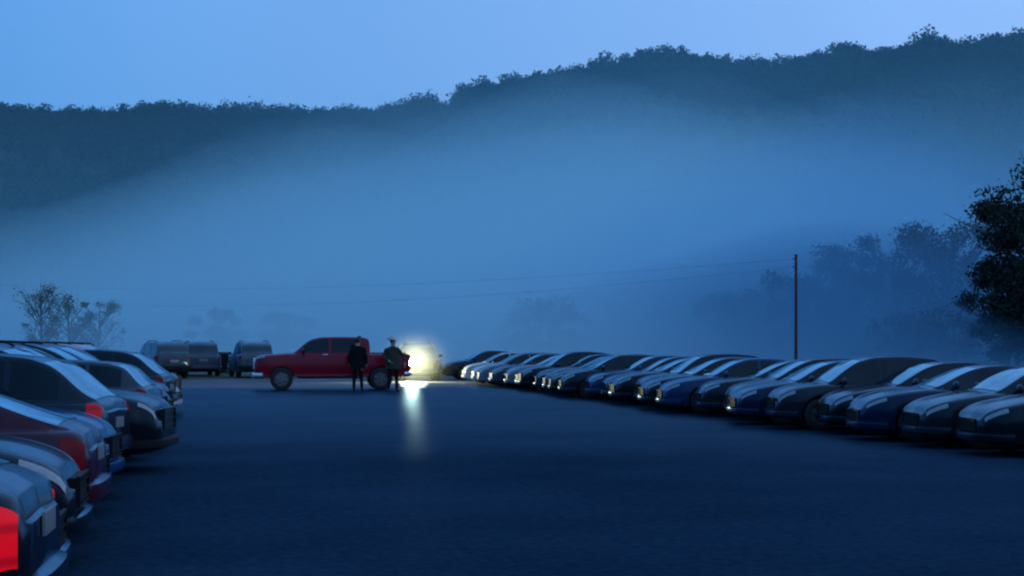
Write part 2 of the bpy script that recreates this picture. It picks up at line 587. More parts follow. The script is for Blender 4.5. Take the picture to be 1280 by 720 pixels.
def vehicle_parts(kind):
    """list of (name, mesh, material key, index of its parent part)"""
    if kind in PARTS:
        return PARTS[kind]
    sp = SPECS[kind]
    S = make_surface(sp)
    L = []

    def add(name, me, mat, par=None):
        L.append((name, me, mat, par))
        return len(L) - 1
    xf = sp['deck'][-1][0]
    xr = sp['deck'][0][0]
    add('body', body_mesh(kind + '_body', sp, S), 'PAINT')
    add('windshield', patch_mesh('windshield', S, sp['ws'][0], sp['ws'][1], 7.62, 9, 1, .007, 12, 8, both=True), M_GLASS)
    add('rear_window', patch_mesh('rear_window', S, sp['rw'][0], sp['rw'][1], 7.62, 9, 1, .007, 12, 8, both=True), M_GLASS)
    for side in (1, -1):
        for (a, b) in sp['pill']:
            add('side_window', patch_mesh('side_window', S, a, b, 6.12, 6.92, side, .006, 12, 5), M_SIDEGLASS)
        for (a, b) in sp['doors']:
            top = 5.6
            d = add('door', patch_mesh('door', S, a, b, 2.15, top, side, .007, 10, 10), 'PAINT')
            pt = S(np.array(b + (a - b) * .14), np.array(4.35), side)
            bm = bmesh.new()
            add_box(bm, (float(pt[0]), float(pt[1]) + side * .022, float(pt[2])), (.19, .035, .035), bevel=.01)
            add('door_handle', bm_mesh(bm, 'door_handle'), M_TRIM if not sp['truck'] else M_CHROME, d)
        h = sp['hl']
        add('headlight', patch_mesh('headlight', S, h[0], h[1], h[2], h[3], side, .012, 8, 6), 'LAMP')
        h = sp['tl']
        add('tail_light', patch_mesh('tail_light', S, h[0], h[1], h[2], h[3], side, .012, 8, 6), M_TAIL)
        # mirror
        bm = bmesh.new()
        mx = sp['ws'][0] - .28 if not sp['truck'] else sp['ws'][0] - .34
        pm = S(np.array(mx), np.array(5.9), side)
        k = 1.35 if sp['truck'] else 1.0
        add_box(bm, (mx, float(pm[1]) + side * .05, float(pm[2]) + .03), (.05, .16, .035), bevel=.01)
        r = bmesh.ops.create_uvsphere(bm, u_segments=14, v_segments=10, radius=.5)
        bmesh.ops.transform(bm, matrix=Matrix.Translation((mx, float(pm[1]) + side * .17 * k, float(pm[2]) + .085 * k))
                            @ Matrix.Diagonal((.11, .22 * k, .16 * k, 1)), verts=r['verts'])
        add('mirror', bm_mesh(bm, 'mirror', angle=60), 'MIRROR')
        # wheels
        for wx in sp['wheels']:
            wr = sp['wr']
            yc = side * (float(pchip(sp['w'])(wx)) - .125)
            bm = bmesh.new()
            hw = .11 if not sp['truck'] else .13
            add_lathe(bm, [(wr * .62, -hw), (wr * .8, -hw - .01), (wr * .95, -hw + .01), (wr, -hw + .04), (wr, hw - .04), (wr * .95, hw - .01),
                           (wr * .8, hw + .01), (wr * .62, hw), (wr * .62, -hw)], (wx, yc, wr))
            t = add('wheel', bm_mesh(bm, 'wheel'), M_RUBBER)
            bm = bmesh.new()
            yo = side * hw * .75
            rings = add_lathe(bm, [(wr * .615, -.06), (wr * .615, yo), (wr * .55, yo)], (wx, yc, wr))
            r0 = add_lathe(bm, [(.002, yo * .55), (wr * .56, yo * .45)], (wx, yc, wr), mi=1)
            for k in range(6 if sp['truck'] else 5):
                an = 2 * PI * k / (6 if sp['truck'] else 5) + .3
                rot = Matrix.Rotation(-an, 3, 'Y')
                c = Vector((wx, yc + yo * .9, wr)) + rot @ Vector((wr * .31, 0, 0))
                add_box(bm, c, (wr * .6, .03, wr * .17), rot=rot, bevel=.006)
            add_lathe(bm, [(.002, yo * 1.1), (wr * .12, yo * 1.08), (wr * .14, yo * .7)], (wx, yc, wr), seg=14)
            add('rim', bm_mesh(bm, 'rim'), [M_RIM, M_TRIM], t)
    # grille
    gw, g0, g1 = sp['grille']
    bm = bmesh.new()
    xg = xf + .03
    add_box(bm, (xg - .02, 0, (g0 + g1) / 2), (.07, gw * 2, g1 - g0), bevel=.015, mi=1)
    nb = 5 if sp['truck'] else 3
    for k in range(nb):
        z = g0 + (g1 - g0) * (k + .5) / nb
        add_box(bm, (xg + .02, 0, z), (.022, gw * 1.92, .016), mi=0)
    for sy in (1, -1):
        add_box(bm, (xg + .02, sy * gw, (g0 + g1) / 2), (.03, .022, (g1 - g0) * 1.04), mi=0)
    for z in (g0, g1):
        add_box(bm, (xg + .02, 0, z), (.03, gw * 2.05, .022), mi=0)
    add('grille', bm_mesh(bm, 'grille', smooth=False), [M_CHROME if sp['truck'] else M_DKCHROME if kind in ('suv', 'minivan') else M_TRIM, M_TRIM])
    zbf = sp['zb'][-1][1]
    zbr = sp['zb'][0][1]
    if sp['truck']:
        add('front_bumper', plan_bar(sp, zbf - .02, zbf + .21, .05, .32, True, 'front_bumper'), M_CHROME)
        add('rear_bumper', plan_bar(sp, zbr - .06, zbr + .14, .06, .2, False, 'rear_bumper'), M_CHROME)
        for sy in (1, -1):
            bm = bmesh.new()
            add_box(bm, (.1, sy * .90, .46), (2.3, .16, .05), bevel=.015)
            add('running_board', bm_mesh(bm, 'running_board'), M_TRIM)
        bm = bmesh.new()     # dark slab at rail height, its colour stands in for shade in the open bed
        add_box(bm, (-2.1, 0, 1.372), (1.28, 1.55, .03), bevel=.01)
        add('bed_shade_patch', bm_mesh(bm, 'bed_shade_patch'), M_TRIM)
        bm = bmesh.new()
        add_box(bm, (xr - .03, 0, 1.02), (.06, 1.55, .56), bevel=.02)
        add('tailgate', bm_mesh(bm, 'tailgate'), 'PAINT')
    else:
        add('front_bumper', plan_bar(sp, zbf + .0, zbf + .16, .03, .42, True, 'front_bumper'), M_TRIM if kind in ('suv',) else 'PAINT')
        add('rear_bumper', plan_bar(sp, zbr + .0, zbr + .2, .03, .3, False, 'rear_bumper'), M_TRIM if kind in ('suv',) else 'PAINT')
        bm = bmesh.new()
        add_box(bm, (xr - .045, 0, .76 if kind not in ('suv', 'minivan') else .82), (.02, .42, .13), bevel=.005)
        add('number_plate', bm_mesh(bm, 'number_plate'), M_PLATE)
    if kind in ('suv', 'minivan'):
        for sy in (1, -1):
            bm = bmesh.new()
            add_tube(bm, [(-1.7, sy * .60, 1.70), (-1.55, sy * .60, 1.775), (-.5, sy * .60, 1.80), (.0, sy * .60, 1.775), (.12, sy * .60, 1.71)], [.018] * 5, 8)
            add('roof_rail', bm_mesh(bm, 'roof_rail', angle=60), M_TRIM)
    PARTS[kind] = L
    return L


MATMESH = {}


def vehicle(name, kind, colour, loc, rz, label, cat, group=None, smoked=False, scale=1.0, skip=(), tail=None):
    root = empty(name, loc, rz)
    root.scale = (scale,) * 3
    tag(root, label, cat, group)
    made = []
    for i, (pn, me, mat, par) in enumerate(vehicle_parts(kind)):
        if pn in skip:
            made.append(None)
            continue
        key = 'same'
        mats = mat
        if isinstance(mat, str):
            key = colour if mat == 'PAINT' else ('smoked' if smoked else 'clear') if mat == 'LAMP' else \
                ('black' if mat == 'MIRROR' and colour in ('white', 'silver', 'pearl', 'truckred') else colour)
            mats = M_DARKLAMP if key == 'smoked' else M_LAMP if key == 'clear' else P[key]
        if pn == 'tail_light' and tail:
            mats, key = tail, tail.name
        kk = (kind, i, key)
        if kk not in MATMESH:
            m2 = me.copy()
            m2.materials.clear()
            if pn == 'body':
                m2.materials.append(mats)
                m2.materials.append(M_TRIM)
            else:
                for m in (mats if isinstance(mats, list) else [mats]):
                    m2.materials.append(m)
            MATMESH[kk] = m2
        o = bpy.data.objects.new(pn, MATMESH[kk])
        C.objects.link(o)
        o.parent = made[par] if par is not None and made[par] else root
        made.append(o)
    return root, made


# ------------------------------------------------------------------ right-hand row (noses towards the lane, -X)
ORD = ['nearest', 'second', 'third', 'fourth', 'fifth', 'sixth', 'seventh', 'eighth', 'ninth', 'tenth', 'eleventh', 'twelfth',
       'thirteenth', 'fourteenth', 'fifteenth', 'sixteenth', 'seventeenth', 'eighteenth', 'nineteenth', 'twentieth']
right = [  # from the near end: kind, colour, scale
    ('sedan', 'black', .95), ('sedan', 'charcoal', .95), ('coupe', 'navy', .98), ('sedan', 'black', .96), ('crossover', 'charcoal', .885), ('sedan', 'navy', .95),
    ('hatchback', 'black', .93), ('coupe', 'charcoal', .98), ('sedan', 'blue', .955), ('sedan', 'black', .96), ('crossover', 'navy', .88),
    ('coupe', 'black', .99), ('sedan', 'charcoal', .95), ('sedan', 'blue', .96), ('hatchback', 'charcoal', .93), ('sedan', 'black', .95), ('coupe', 'grey', .98),
    ('sedan', 'navy', .955), ('crossover', 'black', .88), ('sedan', 'charcoal', .95), ('coupe', 'silver', .98), ('sedan', 'grey', .95), ('hatchback', 'silver', .93),
    ('sedan', 'white', .95), ('sedan', 'silver', .95), ('hatchback', 'white', .92)]
JR = random.Random(5)
yy = 23.0
for n_, (k, col, sc) in enumerate(right):
    L = SPECS[k]['deck'][-1][0]
    yaw = -R(7.0 if n_ < 12 else 4.5 if n_ < 18 else 1.5) + R(JR.uniform(-2.0, 2.0))
    nx = 11.15 + JR.uniform(-.28, .28)
    rest = len(right) - 1 - n_
    kind = {'sedan': 'sedan', 'coupe': 'low coupe', 'hatchback': 'hatchback', 'crossover': 'crossover'}[k]
    shade = {'silver': 'silver', 'white': 'pale', 'grey': 'grey'}.get(col, 'dark ' + col if col in ('blue', 'charcoal') else col)
    where = (('nearest to the camera in' if n_ == 0 else ORD[n_] + ' from the near end of') if n_ < 13 else
             ('at the far end of' if rest == 0 else ORD[rest] + ' from the far end of')) + ' the right-hand row'
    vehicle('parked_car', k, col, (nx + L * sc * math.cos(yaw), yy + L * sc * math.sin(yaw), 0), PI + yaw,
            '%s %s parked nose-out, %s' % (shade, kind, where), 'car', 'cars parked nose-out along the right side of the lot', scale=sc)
    yy += JR.uniform(1.90, 2.06)

# ------------------------------------------------------------------ left-hand row (noses towards the lane, +X)
M_BRAKE = principled('lit_tail_light', (0.3, 0.005, 0.01), rough=0.2, spec=.2, emit=(1.0, 0.004, 0.02), estr=.46, noise=.2, nscale=14)
M_BRAKE2 = principled('dim_lit_tail_light', (0.2, 0.004, 0.01), rough=0.2, spec=.2, emit=(1.0, 0.006, 0.03), estr=.15, noise=.2, nscale=14)
M_BRAKE3 = principled('faint_lit_tail_light', (0.12, 0.003, 0.008), rough=0.2, spec=.15, emit=(1.0, 0.006, 0.03), estr=.012, noise=.2, nscale=14)
for m_ in (M_BRAKE, M_BRAKE2, M_BRAKE3, M_TAIL):
    nt = m_.node_tree
    b_ = nt.nodes['Principled BSDF']
    tc = nt.nodes.new('ShaderNodeTexCoord')
    wv = nt.nodes.new('ShaderNodeTexWave')
    wv.bands_direction = 'Z'
    wv.inputs['Scale'].default_value = 1.9
    wv.inputs['Distortion'].default_value = .4
    wv.inputs['Phase Offset'].default_value = 1.2
    nt.links.new(tc.outputs['Object'], wv.inputs['Vector'])
    mr_ = nt.nodes.new('ShaderNodeMapRange')
    mr_.inputs['From Max'].default_value = .35
    mr_.inputs['To Min'].default_value = .5 * b_.inputs['Emission Strength'].default_value
    mr_.inputs['To Max'].default_value = b_.inputs['Emission Strength'].default_value
    nt.links.new(wv.outputs['Fac'], mr_.inputs['Value'])
    if b_.inputs['Emission Strength'].default_value > 0:
        nt.links.new(mr_.outputs['Result'], b_.inputs['Emission Strength'])
left = [  # axial d, lane-side end X, kind, tail-out, colour, label, name, lamp
    (8.6, -.88, 'fastback', 1, 'black', 'dark car nearest the camera with a large glowing red tail light, bottom left corner', 'parked_car', M_BRAKE),
    (10.5, -1.00, 'sedan', 0, 'navy', 'dark blue sedan nose-out beside the car with the large glowing tail light', 'parked_car', None),
    (12.4, -1.0, 'crossover', 0, 'black', 'black crossover nose-out third from the near end of the left-hand row', 'parked_suv', None),
    (14.2, -.98, 'fastback', 1, 'maroon', 'dark maroon car tail-out fourth from the near end of the left-hand row', 'parked_car', M_BRAKE3),
    (16.0, -1.10, 'minivan', 0, 'charcoal', 'charcoal minivan nose-out fifth from the near end of the left-hand row', 'minivan', None),
    (17.8, -1.06, 'crossover', 0, 'blue', 'blue crossover nose-out sixth from the near end of the left-hand row', 'parked_suv', None),
    (19.7, -1.12, 'crossover', 1, 'charcoal', 'charcoal crossover with red upright tail light, on the near side of the jutting black SUV', 'parked_suv', M_BRAKE2),
    (21.6, -.58, 'suv', 0, 'black', 'black SUV whose dark bumper juts furthest out of the left-hand row', 'parked_suv', None),
    (23.5, -.98, 'minivan', 0, 'navy', 'navy minivan nose-out just beyond the jutting black SUV', 'minivan', None),
    (25.4, -.85, 'minivan', 0, 'blue', 'blue minivan with long sloping windshield in the middle of the left-hand row', 'minivan', None),
    (27.2, -.9, 'hatchback', 1, 'grey', 'grey hatchback tail-out just beyond the blue minivan', 'parked_car', M_BRAKE3),
    (29.1, -.78, 'minivan', 0, 'charcoal', 'charcoal minivan nose-out just beyond the grey hatchback', 'minivan', None),
    (31.0, -.92, 'crossover', 0, 'navy', 'navy crossover nose-out sixth from the far end of the left-hand row', 'parked_suv', None),
    (32.9, -.86, 'minivan', 0, 'black', 'black minivan nose-out fifth from the far end of the left-hand row', 'minivan', None),
    (34.8, -.92, 'crossover', 0, 'grey', 'grey crossover nose-out fourth from the far end of the left-hand row', 'parked_suv', None),
    (36.7, -.90, 'crossover', 1, 'charcoal', 'charcoal crossover tail-out third from the far end of the left-hand row', 'parked_suv', None),
    (38.6, -.80, 'minivan', 0, 'pearl', 'pale pinkish minivan second from the far end of the left-hand row', 'minivan', None),
    (40.6, -.85, 'suv', 0, 'silver', 'silver SUV at the far end of the left-hand row', 'parked_suv', None),
]
for d, nx, k, tl, col, lab, nm, lamp in left:
    y = (d - nx * ST) / CT
    L = -SPECS[k]['deck'][0][0] if tl else SPECS[k]['deck'][-1][0]
    yaw = -R(.8 + 7.2 * min(1, max(0, (d - 11) / 9))) + R(JR.uniform(-1.6, 1.6))
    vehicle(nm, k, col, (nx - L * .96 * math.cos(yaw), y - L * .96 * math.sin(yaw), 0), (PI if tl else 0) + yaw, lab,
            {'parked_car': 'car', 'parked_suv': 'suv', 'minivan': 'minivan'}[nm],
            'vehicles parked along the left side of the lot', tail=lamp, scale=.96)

# ------------------------------------------------------------------ red pickup across the lane
pt = at(414, 61.2)
truck, tparts = vehicle('pickup_truck', 'pickup', 'truckred', (pt.x, pt.y, 0), PI + R(-2.0),
                        'dark red pickup truck standing side-on across the far end of the lane', 'pickup truck')
bm = bmesh.new()
add_box(bm, (-1.05, 0, 1.985), (.12, .34, .06), bevel=.012)
obj('brake_light', bm_mesh(bm, 'brake_light'), M_TAIL, truck)

# ------------------------------------------------------------------ car with its headlight on
pt = at(531, 75.5)
suv, sparts = vehicle('parked_suv', 'suv', 'black', (pt.x, pt.y + 2.3, 0), R(-90 - 2),
                      'dark SUV facing the camera with one blazing headlight, behind the red pickup', 'suv', skip=())
M_LIT = principled('lit_headlight', (0.9, 0.9, 0.85), rough=0.3, emit=(1.0, 0.97, 0.66), estr=7500.0)
bm = bmesh.new()
add_lathe(bm, [(.145, -.05), (.15, .0), (.135, .012)], (0, 0, 0), seg=28, mi=1)      # bezel
add_lathe(bm, [(.002, .020), (.07, .017), (.13, .006)], (0, 0, 0), seg=28, mi=0)    # lens
bmesh.ops.transform(bm, matrix=Matrix.Translation((2.405, -.52, .87)) @ Matrix.Rotation(R(5), 4, 'Y') @ Matrix.Rotation(-PI / 2, 4, 'Z'), verts=bm.verts)
obj('headlight', bm_mesh(bm, 'headlight', angle=70), [M_LIT, M_TRIM], suv)['label'] = 'headlight switched on, glaring yellowish white'

# ------------------------------------------------------------------ vehicles in the back
def back(name, kind, col, px, d, rz, lab, cat):
    p = at(px, d)
    return vehicle(name, kind, col, (p.x, p.y, 0), rz, lab, cat, 'vehicles parked beyond the far end of the lane', scale=1.0 if kind == 'sedan' else 1.06)


back('parked_suv', 'suv', 'grey', 200, 84, R(108), 'grey SUV with dark rear window seen from behind just beyond the left-hand row', 'suv')
back('minivan', 'minivan', 'slate', 247, 90, R(97), 'slate grey minivan seen from behind, just left of the upright bin', 'minivan')
back('parked_suv', 'suv', 'slate', 314, 86, R(96), 'slate grey SUV seen from behind between the upright bin and the red pickup', 'suv')
back('parked_car', 'sedan', 'charcoal', 612, 80, R(180), 'low dark sedan side-on between the glare and the right-hand row', 'car')
# refuse bin between the vans
p = at(277, 94)
tb = empty('refuse_bin', (p.x, p.y, 0), R(12))
tag(tb, 'small dark upright bin between the slate grey minivan and SUV', 'bin')
bm = bmesh.new()
v = [(-.28, -.28, .05), (.28, -.28, .05), (.28, .28, .05), (-.28, .28, .05), (-.36, -.36, 1.2), (.36, -.36, 1.2), (.36, .36, 1.2), (-.36, .36, 1.2)]
vs = [bm.verts.new(x) for x in v]
for f in ((0, 3, 2, 1), (4, 5, 6, 7), (0, 1, 5, 4), (1, 2, 6, 5), (2, 3, 7, 6), (3, 0, 4, 7)):
    bm.faces.new([vs[i] for i in f])
bmesh.ops.bevel(bm, geom=list(bm.edges), offset=.03, segments=2, affect='EDGES')
obj('bin_body', bm_mesh(bm, 'bin_body'), M_TRIM, tb)
bm = bmesh.new()
add_box(bm, (0, 0, 1.245), (.80, .80, .07), bevel=.025)
add_tube(bm, [(-.3, .40, 1.24), (.3, .40, 1.24)], [.02, .02], 8)
obj('lid', bm_mesh(bm, 'lid'), M_TRIM, tb)
for sx in (-1, 1):
    bm = bmesh.new()
    add_lathe(bm, [(.02, -.03), (.11, -.03), (.12, 0), (.11, .03), (.02, .03)], (sx * .24, -.32, .12), seg=16)
    obj('wheel', bm_mesh(bm, 'wheel'), M_RUBBER, tb)

# ------------------------------------------------------------------ people
M_SKIN = principled('skin', (0.36, 0.21, 0.15), rough=0.55, noise=0.1, nscale=20)
M_JACKET = principled('dark_work_jacket', (0.035, 0.038, 0.028), rough=0.95, spec=.1, noise=0.3, nscale=14, bump=.3)
M_JACKET2 = principled('black_coat', (0.008, 0.009, 0.012), rough=0.95, spec=.08, noise=0.3, nscale=14, bump=.3)
M_TROUSER = principled('dark_trousers', (0.010, 0.011, 0.014), rough=0.95, spec=.08, noise=0.3, nscale=18, bump=.3)
M_BOOT = principled('boot_leather', (0.03, 0.024, 0.02), rough=0.6, noise=0.2, nscale=20)
M_HAT = principled('pale_felt_hat', (0.45, 0.42, 0.34), rough=0.8, noise=0.15, nscale=18)
M_HAIR = principled('dark_hair', (0.02, 0.015, 0.012), rough=0.7, noise=0.3, nscale=40)
M_EYE = principled('eye', (0.03, 0.03, 0.03), rough=0.2, noise=0.05)


def skin_mesh(name, verts, edges, rad, root=0, sub=2):
    me = bpy.data.meshes.new(name)
    me.from_pydata(verts, edges, [])
    o = bpy.data.objects.new('tmp', me)
    C.objects.link(o)
    o.modifiers.new('s', 'SKIN')
    sv = me.skin_vertices[0].data
    for i, r in enumerate(rad):
        sv[i].radius = r if isinstance(r, tuple) else (r, r)
        sv[i].use_root = (i == root)
    o.modifiers.new('u', 'SUBSURF').levels = sub
    dg = bpy.context.evaluated_depsgraph_get()
    dg.update()
    res = bpy.data.meshes.new_from_object(o.evaluated_get(dg))
    bpy.data.objects.remove(o)
    res.name = name
    res.polygons.foreach_set('use_smooth', [True] * len(res.polygons))
    return res


def person(loc, rz, label, jacket, hat, pose, scale):
    """stands facing local +x; pose: hand targets and stance"""
    root = empty('person', loc, rz)
    root.scale = (scale,) * 3
    tag(root, label, 'person', 'people standing by the red pickup')
    V, E, RD = [], [], []

    def node(p, r, par=None):
        V.append(p)
        RD.append(r)
        if par is not None:
            E.append((par, len(V) - 1))
        return len(V) - 1
    pel = node((0, 0, .96), (.155, .125))
    wai = node((.01, 0, 1.12), (.155, .12), pel)
    che = node((.01, 0, 1.32), (.185, .13), wai)
    upp = node((0, 0, 1.45), (.14, .10), che)
    nek = node((.01, 0, 1.54), .06, upp)
    hd0 = node((.025, 0, 1.62), (.075, .085), nek)
    hd1 = node((.02, 0, 1.71), (.08, .098), hd0)
    node((.015, 0, 1.775), (.062, .075), hd1)
    for s, (el, wr) in zip((1, -1), pose['arms']):
        sh = node((-.005, s * .19, 1.44), .078, upp)
        e = node((el[0], s * el[1], el[2]), .058, sh)
        w_ = node((wr[0], s * wr[1], wr[2]), .040, e)
        d = (Vector(V[w_]) - Vector(V[e])).normalized()
        palm = node(tuple(Vector(V[w_]) + d * .075), (.040, .022), w_)
        pv = Vector(V[palm])
        sidev = Vector((1, 0, 0)) if abs(d.x) < .8 else Vector((0, 0, 1))
        for q, ln in zip((-.030, -.010, .010, .030), (.075, .09, .085, .065)):
            a = node(tuple(pv + sidev * q + d * .035), .0105, palm)
            b = node(tuple(pv + sidev * q * 1.1 + d * (.035 + ln * .5) + Vector((0, -s * .012, 0))), .0095, a)
            node(tuple(pv + sidev * q * 1.1 + d * (.03 + ln * .9) + Vector((0, -s * .032, 0))), .0085, b)
        th = node(tuple(Vector(V[w_]) + sidev * .045 + d * .05), .0125, w_)
        node(tuple(Vector(V[w_]) + sidev * .062 + d * .10), .0105, th)
    for s, (kn, an) in zip((1, -1), pose['legs']):
        hip = node((0, s * .10, .90), .105, pel)
        k = node((kn[0], s * kn[1], .50), .072, hip)
        a = node((an[0], s * an[1], .11), .052, k)
        hl = node((an[0] - .01, s * an[1], .052), .050, a)
        node((an[0] + .15, s * an[1] * 1.15, .042), (.045, .036), hl)
    me = skin_mesh('person_body', V, E, RD, 0, 2)
    for m in (M_SKIN, jacket, M_TROUSER, M_BOOT):
        me.materials.append(m)
    wrists = [Vector((w[0], s * w[1], w[2])) for s, (e, w) in zip((1, -1), pose['arms'])]
    for p in me.polygons:
        c = p.center
        arm = abs(c.y) > .2 and c.z > .6
        near_hand = min((c - w).length for w in wrists)
        beyond = any((c - w).length < .26 and (c - w).dot(w - Vector((e[0], s * e[1], e[2]))) > 0
                     for w, (e, _), s in zip(wrists, pose['arms'], (1, -1)))
        if c.z < .12:
            p.material_index = 3
        elif beyond:
            p.material_index = 0
        elif c.z > 1.545:
            p.material_index = 0
        elif c.z > .90 or arm:
            p.material_index = 1
        else:
            p.material_index = 2
    zmin = min(v.co.z for v in me.vertices)
    for v in me.vertices:
        v.co.z -= zmin
    # face: nose, brows, chin as displacement of head vertices
    for v in me.vertices:
        x, y, z = v.co
        if z > 1.56 and x > .06:
            v.co.x += .030 * math.exp(-((y / .016) ** 2 + ((z - 1.675) / .026) ** 2))
            v.co.x -= .010 * math.exp(-(((abs(y) - .034) / .016) ** 2 + ((z - 1.70) / .014) ** 2))
            v.co.x += .008 * math.exp(-((y / .03) ** 2 + ((z - 1.615) / .012) ** 2))
    body = obj('body', me, None, root)
    for s in (1, -1):
        bm = bmesh.new()
        r = bmesh.ops.create_uvsphere(bm, u_segments=10, v_segments=8, radius=.012)
        bmesh.ops.translate(bm, verts=r['verts'], vec=(.105, s * .034, 1.70))
        obj('eye', bm_mesh(bm, 'eye'), M_EYE, root)
    for s in (1, -1):
        bm = bmesh.new()
        r = bmesh.ops.create_uvsphere(bm, u_segments=10, v_segments=8, radius=.5)
        bmesh.ops.transform(bm, matrix=Matrix.Translation((.01, s * .088, 1.675)) @ Matrix.Diagonal((.04, .025, .065, 1)), verts=r['verts'])
        obj('ear', bm_mesh(bm, 'ear'), M_SKIN, root)
    bm = bmesh.new()
    r = bmesh.ops.create_uvsphere(bm, u_segments=18, v_segments=12, radius=.5)
    bmesh.ops.transform(bm, matrix=Matrix.Translation((-.012, 0, 1.735)) @ Matrix.Diagonal((.225, .20, .21, 1)), verts=r['verts'])
    obj('hair', bm_mesh(bm, 'hair', angle=80), M_HAIR, root)
    # open jacket skirt over the hips
    bm = bmesh.new()
    prof = [(1.34, .235, .165), (1.12, .235, .18), (.98, .25, .20), (.78, .275, .225)]
    rings = []
    for z, ry, rx in prof:
        rings.append([bm.verts.new((.01 + rx * math.cos(a) * (1 + .05 * math.sin(3 * a + z * 9)), ry * math.sin(a) * (1 + .04 * math.sin(5 * a + z * 7)), z - zmin))
                      for a in [2 * PI * k / 28 for k in range(28)]])
    for i in range(len(rings) - 1):
        for k in range(28):
            bm.faces.new((rings[i][k], rings[i][(k + 1) % 28], rings[i + 1][(k + 1) % 28], rings[i + 1][k]))
    obj('jacket', bm_mesh(bm, 'jacket', angle=80), jacket, root)
    if hat:
        bm = bmesh.new()
        seg = 28
        prof = [(.215, .0), (.205, -.004), (.125, .0), (.118, .02), (.108, .09), (.085, .125), (.03, .118), (.002, .116)]
        rings = []
        for r_, z in prof:
            rings.append([bm.verts.new((r_ * 1.12 * math.cos(2 * PI * k / seg) + .012, r_ * .92 * math.sin(2 * PI * k / seg),
                                        z + 1.765 + (.055 * abs(math.sin(2 * PI * k / seg)) ** 3 if r_ > .19 else 0)))
                          for k in range(seg)])
        for i in range(len(rings) - 1):
            for k in range(seg):
                bm.faces.new((rings[i][k], rings[i][(k + 1) % seg], rings[i + 1][(k + 1) % seg], rings[i + 1][k]))
        obj('hat', bm_mesh(bm, 'hat', angle=60), M_HAT, root)
    return root


pt = at(491, 58.6)
person((pt.x, pt.y, 0), R(-78), 'person in a bulky jacket and pale brimmed hat between pickup tail and glare', M_JACKET, True,
       dict(arms=[((-.06, .40, 1.21), (.06, .40, .98)), ((.03, .38, 1.20), (.22, .22, 1.06))],
            legs=[((.03, .13), (-.02, .15)), ((.05, .14), (.06, .17))]), 1.05)
pt = at(447, 59.2)
person((pt.x, pt.y, 0), R(75), 'person in black clothes standing against the side of the red pickup', M_JACKET2, False,
       dict(arms=[((-.03, .30, 1.18), (.08, .28, .95)), ((-.05, .30, 1.18), (.04, .29, .93))],
            legs=[((.04, .12), (.0, .13)), ((.03, .12), (.03, .14))]), 1.07)


# ------------------------------------------------------------------ trees
def leaf_mat(name, col):
    m = principled(name, col, rough=0.7, spec=0.2, noise=0.5, nscale=.9)
    return m


M_LEAF = [leaf_mat('dark_foliage', (0.016, 0.028, 0.022)), leaf_mat('dull_foliage', (0.040, 0.048, 0.026)), leaf_mat('autumn_foliage', (0.055, 0.048, 0.030))]
M_BARK = principled('bark', (0.05, 0.042, 0.035), rough=0.9, noise=0.4, nscale=6, bump=.4)


def leaf_quads(cent, size, flat=.6):
    n = len(cent)
    a = rng.normal(size=(n, 3))
    a /= np.linalg.norm(a, axis=1, keepdims=True)
    b = np.cross(a, rng.normal(size=(n, 3)))
    b /= np.linalg.norm(b, axis=1, keepdims=True)
    s = size * rng.uniform(.5, 1.25, (n, 1))
    s2 = s * rng.uniform(.45, .8, (n, 1))
    return np.stack([cent - a * s, cent - b * s2 * .8 + a * s * .1, cent + a * s, cent + b * s2], 1)


def tree(name, px, d, h, rad, label, mat=0, leaves=4200, size=.20, blobs=26, low=.22, sparse=1.0, group='trees in the fog', squash=1.0):
    p = at(px, d)
    root = empty(name, (p.x, p.y, 0), rng.uniform(0, 6))
    tag(root, label, 'tree', group)
    bm = bmesh.new()
    lean = rng.normal(0, .03 * h, 2)
    add_tube(bm, [(0, 0, -.1), (lean[0] * .3, lean[1] * .3, h * .25), (lean[0] * .7, lean[1] * .7, h * .5), (lean[0], lean[1], h * .85)],
             [h * .028, h * .02, h * .014, h * .004], 9)
    cents = []
    for k in range(blobs):
        z = rng.uniform(low, 1.0)
        prof = math.sin(PI * min(1, max(.08, (1 - (z - low) / (1.02 - low)) ** .75 * .82 + .08))) ** .7
        a = rng.uniform(0, 2 * PI)
        rr = rad * prof * math.sqrt(rng.uniform(.15, 1.0))
        c = np.array([lean[0] * z + rr * math.cos(a), lean[1] * z + rr * math.sin(a), z * h * .95])
        cents.append(c)
        z0 = max(.18 * h, c[2] - rr * .8 - .1 * h)
        st = (lean[0] * z0 / h, lean[1] * z0 / h, z0)
        mid = ((st[0] + c[0]) / 2, (st[1] + c[1]) / 2, (st[2] + c[2]) / 2 - .04 * h + .1 * rr)
        add_tube(bm, [st, mid, tuple(c)], [h * .009, h * .006, h * .002], 6)
        for q in range(3):
            e = c + rng.normal(0, rad * .2, 3)
            add_tube(bm, [mid, tuple((np.array(mid) + e) / 2 + rng.normal(0, .05, 3)), tuple(e)], [h * .004, h * .003, h * .0012], 5)
    obj('trunk', bm_mesh(bm, 'trunk', angle=60), M_BARK, root)
    L = []
    for c in cents:
        n = int(leaves / blobs * rng.uniform(.5, 1.4) * sparse)
        br = rad * rng.uniform(.16, .34)
        q = rng.normal(size=(n, 3))
        q /= np.linalg.norm(q, axis=1, keepdims=True)
        q = q * (rng.uniform(0, 1, (n, 1)) ** .45) * br * np.array([1.15, 1.15, .8]) * rng.uniform(.75, 1.25, (n, 1))
        L.append(c + q)
    L = np.concatenate(L)
    L = L[L[:, 2] > .3]
    obj('crown', mesh_quads('crown', leaf_quads(L, size)), M_LEAF[mat], root)
    return root


def hh(py, d):
    return HC + (HOR - py) / F * d


